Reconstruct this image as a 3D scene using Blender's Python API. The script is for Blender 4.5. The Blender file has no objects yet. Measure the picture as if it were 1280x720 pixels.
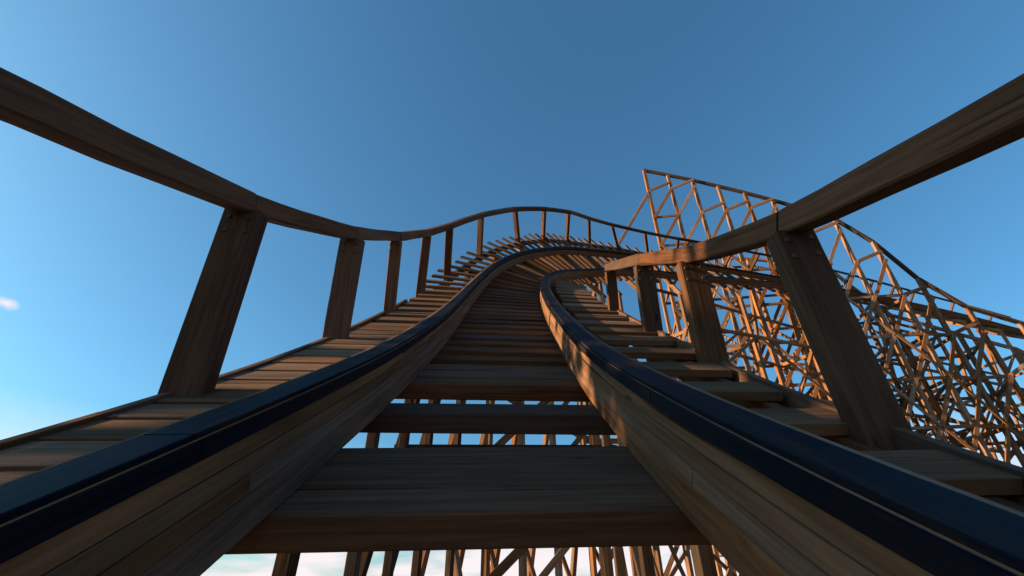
import bpy, math, random
from mathutils import Vector, Matrix
random.seed(7)
R_ = math.radians
C = bpy.context.scene.collection

# ------------------------------------------------------------------ camera frame -> world
PITCH = R_(34.0)
CAM = Vector((0, 0, 16.0))
FWD = Vector((0, math.cos(PITCH), math.sin(PITCH)))
UPC = Vector((0, -math.sin(PITCH), math.cos(PITCH)))
def W(x, y, z): return CAM + Vector((x, 0, 0)) + UPC * y + FWD * z
def PX(px, py, d): return W((px - 640) / 600 * d, (360 - py) / 600 * d, d)
Z = Vector((0, 0, 1))

# ------------------------------------------------------------------ mesh building
class MB:
    def __init__(s): s.v = []; s.f = []; s.uv = []; s.smooth = []
    def quad(s, a, b, c, d, uvs, sm=False):
        n = len(s.v); s.v += [a, b, c, d]; s.f.append((n, n+1, n+2, n+3)); s.uv += uvs; s.smooth.append(sm)
    def bar(s, p, q, w, h, up=Z, ext=0.0):
        """squared timber from p to q, w wide across, h along the up direction"""
        p = Vector(p); q = Vector(q); t = (q - p); L = t.length
        if L < 1e-5: return s
        t /= L; p = p - t*ext; q = q + t*ext; L += 2*ext
        r = t.cross(up)
        if r.length < 1e-4: r = t.cross(Vector((0, 1, 0)))
        r.normalize(); u = r.cross(t)
        c = min(w, h)*.07                               # small chamfer so that edges catch the light
        a, b = w/2, h/2
        pr = [(-a+c, -b), (a-c, -b), (a, -b+c), (a, b-c), (a-c, b), (-a+c, b), (-a, b-c), (-a, -b+c)]
        u0 = random.uniform(0, 90); n0 = len(s.v)
        for P in (p, q):
            for (x, y) in pr: s.v.append(P + r*x + u*y)
        per = 0; acc = [0]
        for k in range(8):
            x0, y0 = pr[k]; x1, y1 = pr[(k+1) % 8]; per += math.hypot(x1-x0, y1-y0); acc.append(per)
        for k in range(8):
            k2 = (k+1) % 8
            s.f.append((n0+k, n0+k2, n0+8+k2, n0+8+k)); s.smooth.append(False)
            s.uv += [(u0, u0+acc[k]), (u0, u0+acc[k+1]), (u0+L, u0+acc[k+1]), (u0+L, u0+acc[k])]
        for base, rev in ((0, True), (8, False)):
            idx = [n0+base+k for k in range(8)]
            if rev: idx.reverse()
            s.f.append(tuple(idx)); s.smooth.append(False)
            s.uv += [(u0+.02*k, u0+.3*k) for k in range(8)]
        return s
    def sweep(s, pts, frames, prof, u0=None, closed_ends=True):
        """profile [(x,y)] carried along pts; frames = [(R,U)]"""
        n = len(prof); b0 = len(s.v); u = random.uniform(0, 90) if u0 is None else u0
        acc = [0]
        for k in range(n):
            x0, y0 = prof[k]; x1, y1 = prof[(k+1) % n]; acc.append(acc[-1] + math.hypot(x1-x0, y1-y0))
        ul = [u]
        for i, P in enumerate(pts):
            Rr, U = frames[i]
            for (x, y) in prof: s.v.append(P + Rr*x + U*y)
            if i: ul.append(ul[-1] + (pts[i]-pts[i-1]).length)
        for i in range(len(pts)-1):
            for k in range(n):
                k2 = (k+1) % n
                s.f.append((b0+i*n+k, b0+i*n+k2, b0+(i+1)*n+k2, b0+(i+1)*n+k)); s.smooth.append(False)
                s.uv += [(ul[i], u+acc[k]), (ul[i], u+acc[k+1]), (ul[i+1], u+acc[k+1]), (ul[i+1], u+acc[k])]
        if closed_ends:
            e = b0+(len(pts)-1)*n
            s.f.append(tuple(b0+k for k in reversed(range(n)))); s.f.append(tuple(e+k for k in range(n)))
            s.smooth += [False, False]; s.uv += [(0, 0)]*(2*n)
        return s
    def mesh(s, name, mat, org):
        me = bpy.data.meshes.new(name)
        me.from_pydata([tuple(v-org) for v in s.v], [], s.f)
        l = me.uv_layers.new(name='UVMap')
        for i, c in enumerate(s.uv): l.data[i].uv = c
        me.materials.append(mat); me.validate(); me.update()
        return me
    def build(s, name, mat, parent=None, org=None):
        if org is None: org = Vector((0, 0, 0))
        o = bpy.data.objects.new(name, s.mesh(name, mat, org)); C.objects.link(o)
        if parent is not None: o.parent = parent
        else: o.location = org
        return o
def thing(name, label, cat, loc=(0, 0, 0), group=None):
    o = bpy.data.objects.new(name, None); C.objects.link(o); o.location = loc
    o.empty_display_size = .3; o['label'] = label; o['category'] = cat
    if group: o['group'] = group
    return o

# ------------------------------------------------------------------ materials
def new_mat(name):
    m = bpy.data.materials.new(name); m.use_nodes = True
    nt = m.node_tree; b = nt.nodes['Principled BSDF']
    return m, nt, b
def wood(name, dark, mid, light, rough=.92, grain=1.0):
    m, nt, b = new_mat(name); N = nt.nodes; Lk = nt.links
    uv = N.new('ShaderNodeUVMap'); uv.uv_map = 'UVMap'
    inf = N.new('ShaderNodeObjectInfo')
    off = N.new('ShaderNodeVectorMath'); off.operation = 'SCALE'
    off.inputs[0].default_value = (37, 19, 0); Lk.new(inf.outputs['Random'], off.inputs['Scale'])
    add = N.new('ShaderNodeVectorMath'); Lk.new(uv.outputs[0], add.inputs[0]); Lk.new(off.outputs[0], add.inputs[1])
    mp = N.new('ShaderNodeMapping'); mp.inputs['Scale'].default_value = (1.1, 26, 1); Lk.new(add.outputs[0], mp.inputs[0])
    g = N.new('ShaderNodeTexNoise'); g.inputs['Scale'].default_value = 1.6*grain; g.inputs['Detail'].default_value = 7; g.inputs['Roughness'].default_value = .62
    g.inputs['Distortion'].default_value = .5
    Lk.new(mp.outputs[0], g.inputs['Vector'])
    mp2 = N.new('ShaderNodeMapping'); mp2.inputs['Scale'].default_value = (.7, 2.2, 1); Lk.new(add.outputs[0], mp2.inputs[0])
    g2 = N.new('ShaderNodeTexNoise'); g2.inputs['Scale'].default_value = 1.3; g2.inputs['Detail'].default_value = 4
    Lk.new(mp2.outputs[0], g2.inputs['Vector'])
    mix = N.new('ShaderNodeMath'); mix.operation = 'MULTIPLY_ADD'; mix.inputs[1].default_value = .55
    Lk.new(g.outputs['Fac'], mix.inputs[0])
    sc = N.new('ShaderNodeMath'); sc.operation = 'MULTIPLY'; sc.inputs[1].default_value = .45; Lk.new(g2.outputs['Fac'], sc.inputs[0])
    Lk.new(sc.outputs[0], mix.inputs[2])
    cr = N.new('ShaderNodeValToRGB'); e = cr.color_ramp.elements
    e[0].position = .33; e[0].color = (*dark, 1); e[1].position = .68; e[1].color = (*light, 1)
    k = e.new(.5); k.color = (*mid, 1)
    Lk.new(mix.outputs[0], cr.inputs[0])
    kp = N.new('ShaderNodeMapping'); kp.inputs['Scale'].default_value = (.9, 3.2, 1); Lk.new(add.outputs[0], kp.inputs[0])
    vo = N.new('ShaderNodeTexVoronoi'); vo.inputs['Scale'].default_value = 1.6; Lk.new(kp.outputs[0], vo.inputs['Vector'])
    kn = N.new('ShaderNodeMapRange'); kn.inputs['From Min'].default_value = .035; kn.inputs['From Max'].default_value = .085; kn.inputs['To Min'].default_value = .35
    Lk.new(vo.outputs['Distance'], kn.inputs['Value'])
    sp = N.new('ShaderNodeMapping'); sp.inputs['Scale'].default_value = (.25, 9, 1); Lk.new(add.outputs[0], sp.inputs[0])
    sn = N.new('ShaderNodeTexNoise'); sn.inputs['Scale'].default_value = 2.3; sn.inputs['Detail'].default_value = 3; Lk.new(sp.outputs[0], sn.inputs['Vector'])
    sm = N.new('ShaderNodeMapRange'); sm.inputs['From Min'].default_value = .30; sm.inputs['From Max'].default_value = .38; sm.inputs['To Min'].default_value = .3
    Lk.new(sn.outputs['Fac'], sm.inputs['Value'])
    mm = N.new('ShaderNodeMath'); mm.operation = 'MULTIPLY'; Lk.new(kn.outputs[0], mm.inputs[0]); Lk.new(sm.outputs[0], mm.inputs[1])
    wear = N.new('ShaderNodeMix'); wear.data_type = 'RGBA'; wear.blend_type = 'MULTIPLY'; wear.inputs['Factor'].default_value = 1
    Lk.new(cr.outputs[0], wear.inputs['A']); Lk.new(mm.outputs[0], wear.inputs['B'])
    # every board its own tone
    hs = N.new('ShaderNodeHueSaturation'); mr = N.new('ShaderNodeMapRange')
    mr.inputs['To Min'].default_value = .7; mr.inputs['To Max'].default_value = 1.25
    Lk.new(inf.outputs['Random'], mr.inputs['Value']); Lk.new(mr.outputs[0], hs.inputs['Value'])
    Lk.new(wear.outputs['Result'], hs.inputs['Color'])
    sr = N.new('ShaderNodeMapRange'); sr.inputs['To Min'].default_value = .72; sr.inputs['To Max'].default_value = 1.1; rr = N.new('ShaderNodeMath'); rr.operation = 'FRACT'; r7 = N.new('ShaderNodeMath'); r7.operation = 'MULTIPLY'; r7.inputs[1].default_value = 7.31; Lk.new(inf.outputs['Random'], r7.inputs[0]); Lk.new(r7.outputs[0], rr.inputs[0]); Lk.new(rr.outputs[0], sr.inputs['Value']); Lk.new(sr.outputs[0], hs.inputs['Saturation']); Lk.new(hs.outputs[0], b.inputs['Base Color'])
    b.inputs['Roughness'].default_value = rough; b.inputs['Specular IOR Level'].default_value = .08
    bp = N.new('ShaderNodeBump'); bp.inputs['Strength'].default_value = .45; bp.inputs['Distance'].default_value = .006
    Lk.new(g.outputs['Fac'], bp.inputs['Height']); Lk.new(bp.outputs[0], b.inputs['Normal'])
    return m
WOOD = wood('weathered_pine', (.045, .0225, .0125), (.095, .048, .027), (.15, .081, .047))
RAILWOOD = wood('laminated_rail_wood', (.07, .036, .019), (.155, .083, .045), (.24, .135, .075))
PLANK = wood('walkway_plank_wood', (.058, .031, .017), (.12, .067, .036), (.185, .108, .060))
SHADEWOOD = wood('shade_darkened_timber', (.022, .014, .010), (.045, .03, .021), (.075, .05, .034))  # trestle timber darkened in colour so near bents and top chord read as silhouettes
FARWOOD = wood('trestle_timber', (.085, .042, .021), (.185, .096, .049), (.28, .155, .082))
def steel():
    m, nt, b = new_mat('worn_steel_strip'); N = nt.nodes; Lk = nt.links
    uv = N.new('ShaderNodeUVMap'); uv.uv_map = 'UVMap'
    mp = N.new('ShaderNodeMapping'); mp.inputs['Scale'].default_value = (.6, 60, 1); Lk.new(uv.outputs[0], mp.inputs[0])
    g = N.new('ShaderNodeTexNoise'); g.inputs['Scale'].default_value = 1.5; g.inputs['Detail'].default_value = 6; Lk.new(mp.outputs[0], g.inputs['Vector'])
    cr = N.new('ShaderNodeValToRGB'); e = cr.color_ramp.elements
    e[0].position = .35; e[0].color = (.0025, .0035, .0065, 1); e[1].position = .7; e[1].color = (.006, .009, .017, 1)
    Lk.new(g.outputs['Fac'], cr.inputs[0])
    rp = N.new('ShaderNodeMapping'); rp.inputs['Scale'].default_value = (1.4, 18, 1); Lk.new(uv.outputs[0], rp.inputs[0])
    rn = N.new('ShaderNodeTexNoise'); rn.inputs['Scale'].default_value = 1.2; rn.inputs['Detail'].default_value = 8; rn.inputs['Roughness'].default_value = .7; Lk.new(rp.outputs[0], rn.inputs['Vector'])
    rm = N.new('ShaderNodeMapRange'); rm.inputs['From Min'].default_value = .52; rm.inputs['From Max'].default_value = .66; Lk.new(rn.outputs['Fac'], rm.inputs['Value'])
    rx = N.new('ShaderNodeMix'); rx.data_type = 'RGBA'; Lk.new(rm.outputs[0], rx.inputs['Factor']); Lk.new(cr.outputs[0], rx.inputs['A']); rx.inputs['B'].default_value = (.028, .016, .011, 1)
    Lk.new(rx.outputs['Result'], b.inputs['Base Color'])
    r = N.new('ShaderNodeMapRange'); r.inputs['To Min'].default_value = .45; r.inputs['To Max'].default_value = .7
    Lk.new(g.outputs['Fac'], r.inputs['Value']); Lk.new(r.outputs[0], b.inputs['Roughness'])
    b.inputs['Metallic'].default_value = 0; b.inputs['Specular IOR Level'].default_value = .05
    return m
STEEL = steel()
def ground_mat():
    m, nt, b = new_mat('grass_ground'); N = nt.nodes; Lk = nt.links
    tc = N.new('ShaderNodeTexCoord')
    g = N.new('ShaderNodeTexNoise'); g.inputs['Scale'].default_value = .12; g.inputs['Detail'].default_value = 10; Lk.new(tc.outputs['Object'], g.inputs['Vector'])
    cr = N.new('ShaderNodeValToRGB'); e = cr.color_ramp.elements
    e[0].position = .35; e[0].color = (.03, .045, .014, 1); e[1].position = .7; e[1].color = (.10, .085, .045, 1)
    Lk.new(g.outputs['Fac'], cr.inputs[0]); Lk.new(cr.outputs[0], b.inputs['Base Color']); b.inputs['Roughness'].default_value = .95
    return m

# ------------------------------------------------------------------ the track line (2 m between knots)
KN = [(.12,.95,-7.3),(.10,.45,-5.35),(.08,.10,-3.38),
      (0.062,-0.114,-1.39),(-0.079,-0.262,0.601),(-0.102,-0.319,2.584),(-0.088,-0.249,4.558),(-0.083,-0.088,6.542),(-0.009,0.142,8.519),(0.258,0.428,10.468),(0.776,0.683,12.378),(1.488,0.86,14.238),(2.352,0.997,16.039),(3.395,1.068,17.739),(4.774,1.089,19.171),(6.507,0.956,20.125),(8.3,.8,20.8),(10.1,.66,21.6),(11.9,.5,22.4),(13.7,.32,23.2),(15.5,.12,23.9),(17.3,-.1,24.6),(19.1,-.36,25.25),(20.9,-.65,25.9),(22.7,-.97,26.5),(24.5,-1.3,27.1),(26.3,-1.65,27.65),(28.1,-2.02,28.2),(29.9,-2.4,28.7),(31.7,-2.8,29.2)]
ROLL = [0,0,0,-0.005,-0.012,0.01,0.029,0.038,0.084,0.24,0.438,0.605,0.705,0.712,0.669,0.61,.56,.5,.42,.35,.28,.22,.18,.15,.12,.1,.1,.1,.1,.1]
DL = [.1,.1,.1,0.1,0.05,-0.066,-0.103,-0.056,-0.005,0.044,0.089,0.126,0.122,0.043,-0.046,-0.094,-0.1,-.08,-.05]+[0]*11
DR = [.07,.07,.07,0.068,-0.074,-0.248,-0.265,-0.40,-0.35,-0.112,-0.056,-0.003,0.046,0.09,0.128,0.149,0.139]+[.1]*13
S0 = -6.0; NSUB = 8
def catmull(P):
    P = [2*P[0]-P[1]] + P + [2*P[-1]-P[-2]]; out = []
    for i in range(1, len(P)-2):
        a, b, c, d = P[i-1:i+3]
        for k in range(NSUB):
            t = k/NSUB
            out.append(.5*((2*b)+(c-a)*t+(2*a-5*b+4*c-d)*t*t+(3*b-a-3*c+d)*t**3))
    out.append(P[-2]); return out
PTS = catmull([W(*k) for k in KN]); ROL = catmull(ROLL); DLs = catmull(DL); DRs = catmull(DR)
FR = []
for i in range(len(PTS)):
    a = PTS[max(i-1, 0)]; b = PTS[min(i+1, len(PTS)-1)]
    T = (b-a).normalized()
    Rr = T.cross(UPC).normalized(); U = Rr.cross(T)
    c, s = math.cos(ROL[i]), math.sin(ROL[i])
    FR.append((Rr*c-U*s, Rr*s+U*c, T))
def lerp(A, s):
    x = min(max((s-S0)/2*NSUB, 0), len(A)-1.001); i = int(x); t = x-i
    return A[i]*(1-t)+A[i+1]*t
def fr(s):
    Rr = lerp([f[0] for f in FR], s).normalized(); T = lerp([f[2] for f in FR], s).normalized()
    U = Rr.cross(T).normalized(); T = U.cross(Rr)
    return lerp(PTS, s), Rr, U, T
HX, WD = 1.375, .16
HH, HHX = .973-.16, 1.375-.077
def at(s, x, y):
    P, Rr, U, T = fr(s); return P + Rr*x + U*y
def hand(s, side):
    d = lerp(DLs if side < 0 else DRs, s)
    return at(s, side*HHX, HH+d)
def srange(a, b, st):
    n = max(1, round((b-a)/st)); return [a+(b-a)*k/n for k in range(n+1)]
assert len(KN) == len(ROLL) == len(DL) == len(DR), (len(KN), len(ROLL), len(DL), len(DR))
SE = 52.0
def sweep_s(mb, ss, prof, u0=None):
    F = [fr(s) for s in ss]
    return mb.sweep([f[0] for f in F], [(f[1], f[2]) for f in F], prof, u0)

ORG = at(1.4, 0, -.3)
# ------------------------------------------------------------------ coaster track: rails, steel strips, ties
track = thing('coaster_track', 'dark timber coaster track with two blue-black steel topped rails climbing ahead', 'coaster track', ORG)
SS = srange(S0, SE, .2)
for sd in (-1, 1):
    xi, xo = .525, .672
    layers = 6; y0, y1 = -.285, -.012
    h = (y1-y0)/layers; rail = None
    def mir(pr): return [(-x, y) for x, y in pr][::-1] if sd < 0 else pr
    for k in range(layers):                                  # laminated stack: each layer in staggered boards
        j = random.uniform(0, .005); c = .0025
        pr = mir([(xi+j, y0+h*k+c), (xi+j+c, y0+h*k+.0006), (xo-c+j, y0+h*k+.0006), (xo+j, y0+h*k+c), (xo+j, y0+h*(k+1)-c), (xo+j-c, y0+h*(k+1)-.0006), (xi+j+c, y0+h*(k+1)-.0006), (xi+j, y0+h*(k+1)-c)])
        cuts = [S0, .9+.55*((k*5) % 7), 4.4+.6*((k*3) % 6), 8.6+.5*((k*5) % 6), SE]
        for m in range(len(cuts)-1):
            g = .0022
            o = sweep_s(MB(), srange(cuts[m]+g, cuts[m+1]-g, .2), pr).build('running_rail' if rail is None else 'lamination', RAILWOOD, track if rail is None else rail, ORG)
            if rail is None: rail = o
    top = mir([(.527, -.0115), (.63, -.0115), (.63, -.002), (.628, .0), (.529, .0), (.527, -.002)][::-1])
    sidep = mir([(.514, -.052), (.5235, -.052), (.5235, -.014), (.514, -.014)][::-1])
    cuts = [S0, -1.2, 2.35+.5*(sd > 0), 5.5, 9.4, 14, 20, 29, SE]
    for m in range(len(cuts)-1):
        sweep_s(MB(), srange(cuts[m]+.003, cuts[m+1]-.003, .2), top).build('steel_strip', STEEL, rail, ORG)
        sweep_s(MB(), srange(cuts[m]+.003, cuts[m+1]-.003, .2), sidep).build('guide_strip', STEEL, rail, ORG)
TY = -.29                                                     # top of the ties
def tie_mesh(w, h, L):
    mb = MB(); mb.bar(Vector((-L/2, 0, -h/2)), Vector((L/2, 0, -h/2)), w, h); return mb
MESHES = [tie_mesh(random.uniform(.16, .21), .10, random.uniform(1.62, 1.80)).mesh('tie', WOOD, Vector()) for _ in range(9)]
def put(me, name, s, x, y, parent, yaw=0.0, org=ORG):
    P, Rr, U, T = fr(s); P = P+Rr*x+U*y
    o = bpy.data.objects.new(name, me); C.objects.link(o); o.parent = parent
    m = Matrix((Rr, T, U)).transposed().to_4x4(); m = m @ Matrix.Rotation(yaw, 4, 'Z'); m.translation = P-org
    o.matrix_local = m; return o
near = [1.55, 2.75, 2.95, 3.13, 3.84, 4.50, 4.74, 4.96]
tie_s = [-3.6+.5*k for k in range(10)] + near
s = 5.36
while s < SE-.1: tie_s.append(s); s += random.uniform(.33, .39) if s < 10.5 else (.50 if s < 23 else .74)
for s in tie_s: put(random.choice(MESHES), 'tie', s, 0, TY, track, random.uniform(-.016, .016))

# ------------------------------------------------------------------ walkways
def walkway(side, label, pitch, w, WD, SE):
    org = at(2, side*1.05, -.2)
    def wd(s): return WD if side < 0 else WD+.11*min(1, max(0, (5.2-s)/2.6))
    root = thing('walkway', label, 'walkway', org)
    a, b = .80, HX
    ms = []
    for _ in range(5):
        L = b-a+random.uniform(-.02, .05); mb = MB(); mb.bar(Vector((-L/2, 0, -.025)), Vector((L/2, 0, -.025)), w+random.uniform(-.015, .015), .045); ms.append(mb.mesh('plank', PLANK, Vector()))
    mf = []
    for _ in range(4):
        L = b-a+random.uniform(.12, .22); mb = MB(); mb.bar(Vector((-L/2, 0, -.025)), Vector((L/2, 0, -.025)), random.uniform(.13, .17), .05); mf.append(mb.mesh('plank', PLANK, Vector()))
    s = -0.4
    while s < SE:
        far = side < 0 and s > 9.6
        put(random.choice(mf if far else ms), 'plank', s, side*((a+b)/2+random.uniform(-.012, .02)+(random.uniform(.04, .13) if far else 0)), -wd(s), root, random.uniform(-.02, .02), org)
        s += (.245 if s < 6.0 else pitch if s < 23 else .85) if side < 0 else pitch
    for x in (.86, 1.30):
        ss = srange(S0, SE-.2, .25); F = [fr(q) for q in ss]; p = [(side*x-.025, -.20), (side*x+.025, -.20), (side*x+.025, -.05), (side*x-.025, -.05)]
        MB().sweep([f[0]-f[2]*wd(q) for f, q in zip(F, ss)], [(f[1], f[2]) for f in F], p).build('stringer', WOOD, root, org)
    if side < 0:
        p = [(side*(HX+.035)-.02, -.15), (side*(HX+.035)+.02, -.15), (side*(HX+.035)+.02, .008), (side*(HX+.035)-.02, .008)]
    else:
        p = [(side*(HX+.035)-.02, -.17), (side*(HX+.035)+.02, -.17), (side*(HX+.035)+.02, .008), (side*(HX+.035)-.02, .008)]
    e_s = [S0, -3.4, .3, 3.2, 5.5, 8.2]
    for k in range(len(e_s)-1):
        ss = srange(e_s[k]+.004, e_s[k+1]-.004, .25); F = [fr(q) for q in ss]; jz = random.uniform(-.006, .006)
        MB().sweep([f[0]-f[2]*(wd(q)+jz) for f, q in zip(F, ss)], [(f[1], f[2]) for f in F], p).build('edge_board', WOOD, root, org)
    return root
walkway(-1, 'narrow plank walkway along the outer rail, under the handrail with the open sky behind it', .44, .22, .16, 52.0)
walkway(1, 'plank walkway with sunlit slats beside the inner rail, in front of the lattice trestle', .52, .25, .09, 13.0)

# ------------------------------------------------------------------ handrails
BOLT, _nt, _b = new_mat('rusty_bolt'); _b.inputs['Base Color'].default_value = (.06, .03, .018, 1); _b.inputs['Roughness'].default_value = .7
def bolt(p, n, r=.013, h=.009):
    mb = MB(); x = n.orthogonal().normalized(); y = n.cross(x)
    mb.v = [p+(x*math.cos(1.0472*k)+y*math.sin(1.0472*k))*r for k in range(6)]+[p+n*h+(x*math.cos(1.0472*k)+y*math.sin(1.0472*k))*r*.85 for k in range(6)]
    mb.f = [(k, (k+1) % 6, 6+(k+1) % 6, 6+k) for k in range(6)]+[tuple(range(6, 12))]; mb.uv = [(0, 0)]*30
    return mb
def handrail(side, label, posts, end):
    org = at(3.5, side*HX, -.2)
    root = thing('handrail', label, 'handrail', org)
    ss = srange(S0, end, .2); F = [fr(s) for s in ss]
    P = [hand(s, side) for s in ss]
    hw, hh = .048, .055
    st_ = [S0]+[q[1] for q in posts if S0+.5 < q[1] < end-.4]+[end]
    for k in range(len(st_)-1):                              # one board from post to post, butted over the post
        s2 = srange(st_[k], st_[k+1], .3); f2 = [fr(q) for q in s2]
        pts = [hand(q, side) for q in s2]; ch = [pts[0].lerp(pts[-1], j/(len(pts)-1)) for j in range(len(pts))]
        pts = [p.lerp(c, .55)+f[2]*random.uniform(-.003, .003) for p, c, f in zip(pts, ch, f2)]
        jx, jy = random.uniform(-.005, .005), random.uniform(-.005, .005)
        d0 = (pts[1]-pts[0]).normalized()*.004; pts[0] = pts[0]+d0; pts[-1] = pts[-1]-d0
        c = .008
        MB().sweep(pts, [(f[1], f[2]) for f in f2], [(-hw+c+jx, -hh+jy), (hw-c+jx, -hh+jy), (hw+jx, -hh+c+jy), (hw+jx, hh-c+jy), (hw-c+jx, hh+jy), (-hw+c+jx, hh+jy), (-hw+jx, hh-c+jy), (-hw+jx, -hh+c+jy)]).build('top_rail', WOOD, root, org)
    for sb, st in posts:
        a = at(sb, side*(HX+(.01 if side < 0 else .035)), -WD-.30); b = hand(st, side); P, Rr, U, T = fr(sb)
        d = (b-a).normalized(); b = b-U*(hh-.002)
        wd = (.19 if side < 0 else .165) if st < 7 else .125
        x = MB(); x.bar(a, b, wd, .10, up=T); po = x.build('post', WOOD, root, org)
        if -1 < st < 8:
            r = d.cross(T).normalized(); n = r.cross(d).normalized()
            for t_ in (.05, .13):
                for e_ in (-.05, .05):
                    bo = bolt(b-d*t_+r*e_-n*.0505, -n); bo.build('bolt', BOLT, po, org)
    return root
LP = [(-5.2,-5.), (-3.4,-3.2), (-1.6,-1.4), (.3,.55), (1.9,2.2), (3.45,3.94), (5.30,5.6), (7.12,7.18), (8.9,9.0), (11.0,10.5), (13.3,12.36)] + [(14.28+1.8*k+max(0, 1.75-.3*max(0, k-2)), 14.28+1.8*k) for k in range(21)]
RP = [(-5.2,-5.), (-3.4,-3.2), (-1.6,-1.4), (.3,.55), (1.7,2.1), (2.95,3.48), (4.32,4.72), (5.7,5.95), (7.42,7.45)]
handrail(-1, 'brown timber handrail curving over the crest against open sky, outer side of the track', LP, SE)
handrail(1, 'brown timber handrail rising in front of the lattice trestle, inner side of the track', RP, 7.6)

def clear_of_track(a, b, r=.8):
    for k in range(7):
        p = a.lerp(b, k/6)
        for q in PTS[100::2]:
            if (p-q).length < r: return False
    return True
class Pieces:
    def __init__(s, clear=False): s.p = []; s.clear = clear
    def bar(s, *a, **k):
        if s.clear and not clear_of_track(a[0], a[1]): return
        m = MB(); m.bar(*a, **k); s.p.append(m)
    def parts(s):
        if len(s.p) <= 9: return [('brace', m) for m in s.p]
        o = MB()
        for m in s.p:
            n = len(o.v); o.v += m.v; o.f += [tuple(i+n for i in f) for f in m.f]; o.uv += m.uv
        return [('brace_lattice', o)]
# ------------------------------------------------------------------ trestle under this track
def horiz(v):
    v = Vector((v.x, v.y, 0)); return v.normalized() if v.length > 1e-6 else Vector((1, 0, 0))
torg = Vector((0, 4, 0))
trestle = thing('support_trestle', 'slender timber bents standing under the near track, seen through the gaps between its ties', 'trestle', torg)
def bent(mbs, parent, org, FARWOOD):
    """mbs: list of (part name, MB): the first is the bent's own mesh, the rest its sub-parts"""
    root = mbs[0][1].build('bent', FARWOOD, parent, org)
    for n, m in mbs[1:]:
        if m.f: m.build(n, FARWOOD, root, org)
bs = [-4.2, -2.4, -.6, 1.2] + [3.3, 5.2, 7.1, 8.9, 10.6, 12.5] + [14.28+1.8*k for k in range(5)] + [24.0+3.2*k for k in range(9)]
prev = None
for i, s in enumerate(bs):
    P, Rr, U, T = fr(s)
    l = at(s, -HX+.02, -.50); r = at(s, HX-.02, -.50)
    cap = MB(); cap.bar(l, r, .10, .16, up=U, ext=.12)
    subs = [('cap_beam', cap)]
    lat = Pieces()
    out = -horiz(Rr); gl = Vector((l.x, l.y, 0)); gr = Vector((r.x, r.y, 0))
    for (top, g) in ((l, gl), (r, gr)):
        m = MB(); m.bar(g, top, .10 if s < 14 else .13, .15, up=horiz(T)); subs.append(('post', m))
    if s > 9:
        m = MB(); m.bar(gl+out*(2.2+.08*l.z), l-Z*.6, .13, .15, up=horiz(T)); subs.append(('raker', m))
    # transverse girts and braces
    zl = [z for z in (2.4*k+1 for k in range(14)) if z < min(l.z, r.z)-1.2]
    for k, z in enumerate(zl):
        a, b = Vector((l.x, l.y, z)), Vector((r.x, r.y, z)); o_ = horiz(T)*.11
        lat.bar(a+o_, b+o_, .06, .15, ext=.15)
        if (k+i) % 2 == 0 and k+1 < len(zl) and s > 4:
            b2 = Vector((r.x, r.y, zl[k+1])); lat.bar(a-o_, b2-o_, .05, .13)
    # longitudinal girts and diagonals to the previous bent
    if prev is not None:
        pl, pr_ = prev
        for (a, b, sg) in ((pl, l, 1), (pr_, r, -1)):
            off = horiz(Rr)*(.13 if sg < 0 else -.13)
            zt = min(a.z, b.z)-1.4
            zz = [z for z in (2.4*k+1.15 for k in range(14)) if z < zt]
            if s < 14: zz = zz[:-1]
            for k, z in enumerate(zz):
                lat.bar(Vector((a.x, a.y, z))+off, Vector((b.x, b.y, z))+off, .06, .14, ext=.1)
                if s > 20 and k+1 < len(zz) and (k+i) % 2:
                    lat.bar(Vector((a.x, a.y, z))+off*1.6, Vector((b.x, b.y, zz[k+1]))+off*1.6, .05, .13)
                elif k+1 < len(zz) and k % 3 == 0:
                    lat.bar(Vector((a.x, a.y, zz[k+1]))+off*1.6, Vector((b.x, b.y, z))+off*1.6, .05, .13)
    prev = (l, r)
    subs += lat.parts()
    # the first mesh becomes the part, the rest hang under it
    bent([subs[1]]+[subs[0]]+subs[2:], trestle, torg, SHADEWOOD if s < 14 else FARWOOD)

# ------------------------------------------------------------------ the tall lattice trestle on the right
CH = [(770,206,31.5),(805,213,30),(860,224,29),(920,238,28),(980,254,27),(1040,272,26),(1075,289,25.2),(1130,335,24),(1180,374,23),(1230,391,22),(1280,405,21),(1340,422,20),(1420,445,19)]
CH = CH[1:]
cp = [PX(*c) for c in CH]
cum = [0]
for a, b in zip(cp, cp[1:]): cum.append(cum[-1]+math.hypot(b.x-a.x, b.y-a.y))
def chord(u):
    u = min(max(u, 0), cum[-1]-1e-4)
    for k in range(len(cum)-1):
        if u <= cum[k+1]: return cp[k].lerp(cp[k+1], (u-cum[k])/(cum[k+1]-cum[k]))
horg = Vector((12, 20, 0))
hill = thing('lattice_trestle', 'tall sunlit timber lattice trestle with a sloping top chord, beyond the inner handrail', 'trestle', horg)
nb = max(2, round(cum[-1]/1.3)); us = [cum[-1]*k/nb for k in range(nb+1)]
AW = 2.4
STEP = 2.1
rowsF, rowsB = [], []
for u in us:
    p = chord(u); q = chord(min(u+.3, cum[-1]-1e-3)); p0 = chord(max(u-.3, 0))
    d = horiz(q-p0); n = Vector((-d.y, d.x, 0))
    if n.y < 0: n = -n
    k = u/cum[-1]
    drop = 4.6*(1-min(1, k/.75))+.3
    rowsF.append(p); rowsB.append(p+n*AW-Z*drop)
mb = MB()
for a, b in zip(rowsF, rowsF[1:]): mb.bar(a, b, .16, .17, ext=.03)
mb.build('top_chord', SHADEWOOD, hill, horg)
mb = MB()
for a, b in zip(rowsB, rowsB[1:]): mb.bar(a, b, .14, .15, ext=.03)
mb.build('rear_chord', FARWOOD, hill, horg)
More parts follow.
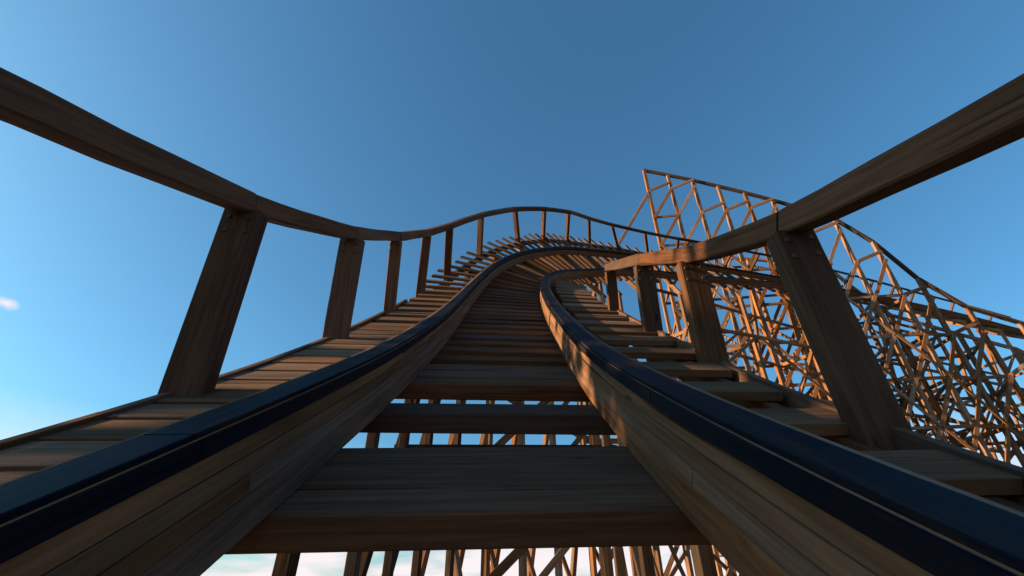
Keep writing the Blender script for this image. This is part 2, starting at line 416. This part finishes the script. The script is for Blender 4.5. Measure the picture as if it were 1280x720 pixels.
for i in range(len(us)):
    subs = []
    for row in (rowsF, rowsB):
        t = row[i]; q = min(PTS[100:], key=lambda p: math.hypot(p.x-t.x, p.y-t.y))
        m = MB(); hit = math.hypot(q.x-t.x, q.y-t.y) < .6 and t.z > q.z-.7
        m.bar(Vector((t.x, t.y, 0)), Vector((t.x, t.y, q.z-.8)) if hit else t, .16, .18, up=Vector((1, 0, 0))); subs.append(('post', m))
        if hit and t.z > q.z+2.2:
            m = MB(); m.bar(Vector((t.x, t.y, q.z+1.7)), t, .16, .18, up=Vector((1, 0, 0))); subs.append(('post', m))
    lat = Pieces(True)
    f, b = rowsF[i], rowsB[i]; n = horiz(b-f)
    # transverse
    k = 0; z = 1.2
    while z < b.z-.5:
        lat.bar(Vector((f.x, f.y, z))+Vector((.12, 0, 0)), Vector((b.x, b.y, z))+Vector((.12, 0, 0)), .06, .15, ext=.2)
        if k % 2 == 0 and z+STEP < b.z: lat.bar(Vector((f.x, f.y, z))-Vector((.12, 0, 0)), Vector((b.x, b.y, z+STEP))-Vector((.12, 0, 0)), .05, .13)
        z += STEP; k += 1
    if i:
        for row, sgn in ((rowsF, -1), (rowsB, 1)):
            a, c = row[i-1], row[i]; off = n*(.13*sgn)
            lo = min(a.z, c.z); z = 1.2; gz = []
            while z < lo-.3: gz.append(z); z += STEP
            for j, z in enumerate(gz):
                if sgn > 0 or (z < lo-3.2): lat.bar(Vector((a.x, a.y, z))+off, Vector((c.x, c.y, z))+off, .06, .14, ext=.1)
                if j+1 < len(gz): lat.bar(Vector((a.x, a.y, z))+off*1.5, Vector((c.x, c.y, gz[j+1]))+off*1.5, .06, .165)
                if j+1 < len(gz) and sgn < 0 and z < lo-5 and (i+j) % 2: lat.bar(Vector((a.x, a.y, gz[j+1]))+off*2, Vector((c.x, c.y, z))+off*2, .05, .13)
            if gz and sgn < 0:                                 # up to the sloping chord
                lat.bar(Vector((a.x, a.y, gz[-1]))+off*1.5, Vector((c.x, c.y, max(c.z-1.5, gz[-1]+.5)))+off*1.5, .06, .165)
    subs += lat.parts()
    bent(subs, hill, horg, FARWOOD)
# raker leaning out of the end of the trestle
mb = MB(); t = rowsF[0]
mb.bar(t-Z*1.9, t-Z*13+Vector((-6.5, .5, 0)), .15, .15); mb.build('raker', FARWOOD, hill, horg)

# ------------------------------------------------------------------ ground
g = MB(); E_ = 3000
g.quad(Vector((-E_, -E_, 0)), Vector((E_, -E_, 0)), Vector((E_, E_, 0)), Vector((-E_, E_, 0)), [(0, 0), (1, 0), (1, 1), (0, 1)])
go = g.build('ground', ground_mat()); go['kind'] = 'structure'

# ------------------------------------------------------------------ light
SUN_EL, SUN_AZ = 16.0, -4.0           # degrees above the horizon; degrees ahead of straight left
e, a = R_(SUN_EL), R_(SUN_AZ)
TO_SUN = Vector((-math.cos(e)*math.cos(a), math.cos(e)*math.sin(a), math.sin(e)))
sl = bpy.data.lights.new('sun', 'SUN'); sl.energy = 5.0; sl.angle = R_(.5); sl.color = (1, .62, .30)
so = bpy.data.objects.new('sun', sl); C.objects.link(so)
so.rotation_euler = (-TO_SUN).to_track_quat('-Z', 'Y').to_euler()
w = bpy.data.worlds.new('World'); bpy.context.scene.world = w; w.use_nodes = True
N = w.node_tree.nodes; Lk = w.node_tree.links; bg = N['Background']
sky = N.new('ShaderNodeTexSky'); sky.sky_type = 'NISHITA'; sky.sun_disc = False
sky.sun_elevation = e; sky.sun_rotation = math.atan2(TO_SUN.x, TO_SUN.y)
sky.air_density = 1.0; sky.dust_density = 1.6; sky.ozone_density = 3.0
tint = N.new('ShaderNodeMix'); tint.data_type = 'RGBA'; tint.blend_type = 'MULTIPLY'; tint.inputs['Factor'].default_value = 1
tint.inputs['B'].default_value = (.70, 1.23, 1.32, 1)
Lk.new(sky.outputs[0], tint.inputs['A'])
# clouds: a low pinkish bank near the horizon and one small white tuft
tc = N.new('ShaderNodeTexCoord')
sep = N.new('ShaderNodeSeparateXYZ'); Lk.new(tc.outputs['Generated'], sep.inputs[0])
mp = N.new('ShaderNodeMapping'); mp.inputs['Scale'].default_value = (3, 3, 14); Lk.new(tc.outputs['Generated'], mp.inputs[0])
ns = N.new('ShaderNodeTexNoise'); ns.inputs['Scale'].default_value = 1.5; ns.inputs['Detail'].default_value = 6; Lk.new(mp.outputs[0], ns.inputs['Vector'])
th = N.new('ShaderNodeMapRange'); th.inputs['From Min'].default_value = .30; th.inputs['From Max'].default_value = .52; Lk.new(ns.outputs['Fac'], th.inputs['Value'])
el = N.new('ShaderNodeMapRange'); el.inputs['From Min'].default_value = .27; el.inputs['From Max'].default_value = .08; Lk.new(sep.outputs['Z'], el.inputs['Value'])
cm = N.new('ShaderNodeMath'); cm.operation = 'MULTIPLY'; Lk.new(th.outputs[0], cm.inputs[0]); Lk.new(el.outputs[0], cm.inputs[1])
tuft_dir = (PX(6, 378, 1)-CAM).normalized()
ds = N.new('ShaderNodeVectorMath'); ds.operation = 'SUBTRACT'; ds.inputs[1].default_value = tuft_dir; Lk.new(tc.outputs['Generated'], ds.inputs[0])
dm = N.new('ShaderNodeVectorMath'); dm.operation = 'MULTIPLY'; dm.inputs[1].default_value = (1, 1, 2.2); Lk.new(ds.outputs[0], dm.inputs[0])
dl_ = N.new('ShaderNodeVectorMath'); dl_.operation = 'LENGTH'; Lk.new(dm.outputs[0], dl_.inputs[0])
ns2 = N.new('ShaderNodeTexNoise'); ns2.inputs['Scale'].default_value = 45; ns2.inputs['Detail'].default_value = 4; Lk.new(tc.outputs['Generated'], ns2.inputs['Vector'])
nd = N.new('ShaderNodeMath'); nd.operation = 'MULTIPLY_ADD'; nd.inputs[1].default_value = .03; Lk.new(ns2.outputs['Fac'], nd.inputs[0]); Lk.new(dl_.outputs['Value'], nd.inputs[2])
tf = N.new('ShaderNodeMapRange'); tf.inputs['From Min'].default_value = .034; tf.inputs['From Max'].default_value = .018; Lk.new(nd.outputs[0], tf.inputs['Value'])
mx = N.new('ShaderNodeMath'); mx.operation = 'MAXIMUM'; Lk.new(cm.outputs[0], mx.inputs[0]); Lk.new(tf.outputs[0], mx.inputs[1])
cmix = N.new('ShaderNodeMix'); cmix.data_type = 'RGBA'; Lk.new(mx.outputs[0], cmix.inputs['Factor'])
Lk.new(tint.outputs['Result'], cmix.inputs['A']); cmix.inputs['B'].default_value = (6.0, 5.5, 5.6, 1)
Lk.new(cmix.outputs['Result'], bg.inputs['Color']); bg.inputs['Strength'].default_value = .058

# ------------------------------------------------------------------ trunk and crown added out of view, put in to shade the near track
def leaf_mat():
    m, nt, b = new_mat('leaves'); N = nt.nodes; Lk = nt.links
    g = N.new('ShaderNodeNewGeometry'); cr = N.new('ShaderNodeValToRGB'); e = cr.color_ramp.elements
    e[0].color = (.025, .05, .012, 1); e[1].color = (.075, .11, .028, 1)
    Lk.new(g.outputs['Random Per Island'], cr.inputs[0]); Lk.new(cr.outputs[0], b.inputs['Base Color']); b.inputs['Roughness'].default_value = .6
    return m
rnd = random.Random(3)
cc = W(0, 1.85, .35)+TO_SUN*13.5; CRAD = 2.7
base = Vector((cc.x, cc.y, 0))
added_shade_tree = thing('added_shade_tree', 'tall broadleaf with a dense round crown, added out of view left of the coaster track to shade it', 'added_shade_tree', base)
bark = wood('bark', (.03, .022, .016), (.06, .045, .032), (.10, .075, .055), .95)
def limb(mb, a, b, r0, r1, n=9):
    t = (b-a).normalized(); x = t.cross(Vector((.3, 1, .2))).normalized(); y = t.cross(x); i0 = len(mb.v)
    for k in range(4):
        f = k/3; p = a.lerp(b, f)+(x*math.sin(f*5)+y*math.cos(f*4)-y)*r0*.35; r = r0+(r1-r0)*f
        if k == 0: r *= 1.15
        mb.v += [p+(x*math.cos(6.2832*j/n)+y*math.sin(6.2832*j/n))*r for j in range(n)]
    for k in range(3):
        for j in range(n):
            j2 = (j+1) % n; mb.f.append((i0+k*n+j, i0+k*n+j2, i0+(k+1)*n+j2, i0+(k+1)*n+j))
            mb.uv += [(k*2, j*.2), (k*2, j*.2+.2), (k*2+2, j*.2+.2), (k*2+2, j*.2)]
tm = MB(); limb(tm, base, cc-Z*2.5, .5, .3)
for k in range(9):
    aa = 6.2832*k/9+rnd.random()*.5; p = (cc-Z*4.5).lerp(cc-Z*2.5, rnd.random())
    limb(tm, p, cc+Vector((math.cos(aa)*2.0, math.sin(aa)*2.3, rnd.uniform(-1.2, 1.9))), .17, .04, 7)
tm.build('trunk', bark, added_shade_tree, base)
cm_ = MB()
for k in range(150):
    while True:
        q = Vector((rnd.uniform(-1, 1), rnd.uniform(-1, 1), rnd.uniform(-1, 1)))
        if .35 < q.length < 1: break
    q = cc+Vector((q.x*CRAD, q.y*2.75, q.z*2.7)); rr = rnd.uniform(.55, 1.0)
    for j in range(70):
        p = q+Vector((rnd.gauss(0, .5), rnd.gauss(0, .5), rnd.gauss(0, .42)))*rr
        n = Vector((rnd.gauss(0, 1), rnd.gauss(0, 1), rnd.gauss(.3, 1))).normalized(); x = n.orthogonal().normalized(); y = n.cross(x); l = rnd.uniform(.13, .24)
        cm_.quad(p-x*l, p-y*l*.55, p+x*l, p+y*l*.55, [(0, 0), (1, 0), (1, 1), (0, 1)])
lo_ = W(0, -.15, 2.7)+TO_SUN*13.5                        # ragged lower sprays that break the light up
for k in range(26):
    q = lo_+Vector((rnd.uniform(-1, 1), rnd.uniform(-2.2, 2.2), 0))+FWD*rnd.uniform(-1.6, 1.6)+UPC*rnd.uniform(-.55, .55)
    for j in range(34):
        p = q+Vector((rnd.gauss(0, .2), rnd.gauss(0, .17), rnd.gauss(0, .12)))
        n = Vector((rnd.gauss(0, 1), rnd.gauss(0, 1), rnd.gauss(.3, 1))).normalized(); x = n.orthogonal().normalized(); y = n.cross(x); l = rnd.uniform(.1, .18)
        cm_.quad(p-x*l, p-y*l*.55, p+x*l, p+y*l*.55, [(0, 0), (1, 0), (1, 1), (0, 1)])
cm_.build('crown', leaf_mat(), added_shade_tree, base)

# ------------------------------------------------------------------ camera
cd = bpy.data.cameras.new('camera'); cd.sensor_width = 36; cd.lens = 600/1280*36; cd.clip_start = .02; cd.clip_end = 6000
co = bpy.data.objects.new('camera', cd); C.objects.link(co); co.location = CAM; co.rotation_euler = (R_(90)+PITCH, 0, 0)
sc = bpy.context.scene; sc.camera = co
vs = sc.view_settings; vs.view_transform = 'Standard'; vs.look = 'None'; vs.gamma = 1; vs.use_curve_mapping = False; vs.exposure = 1.5
sc.cycles.max_bounces = 6
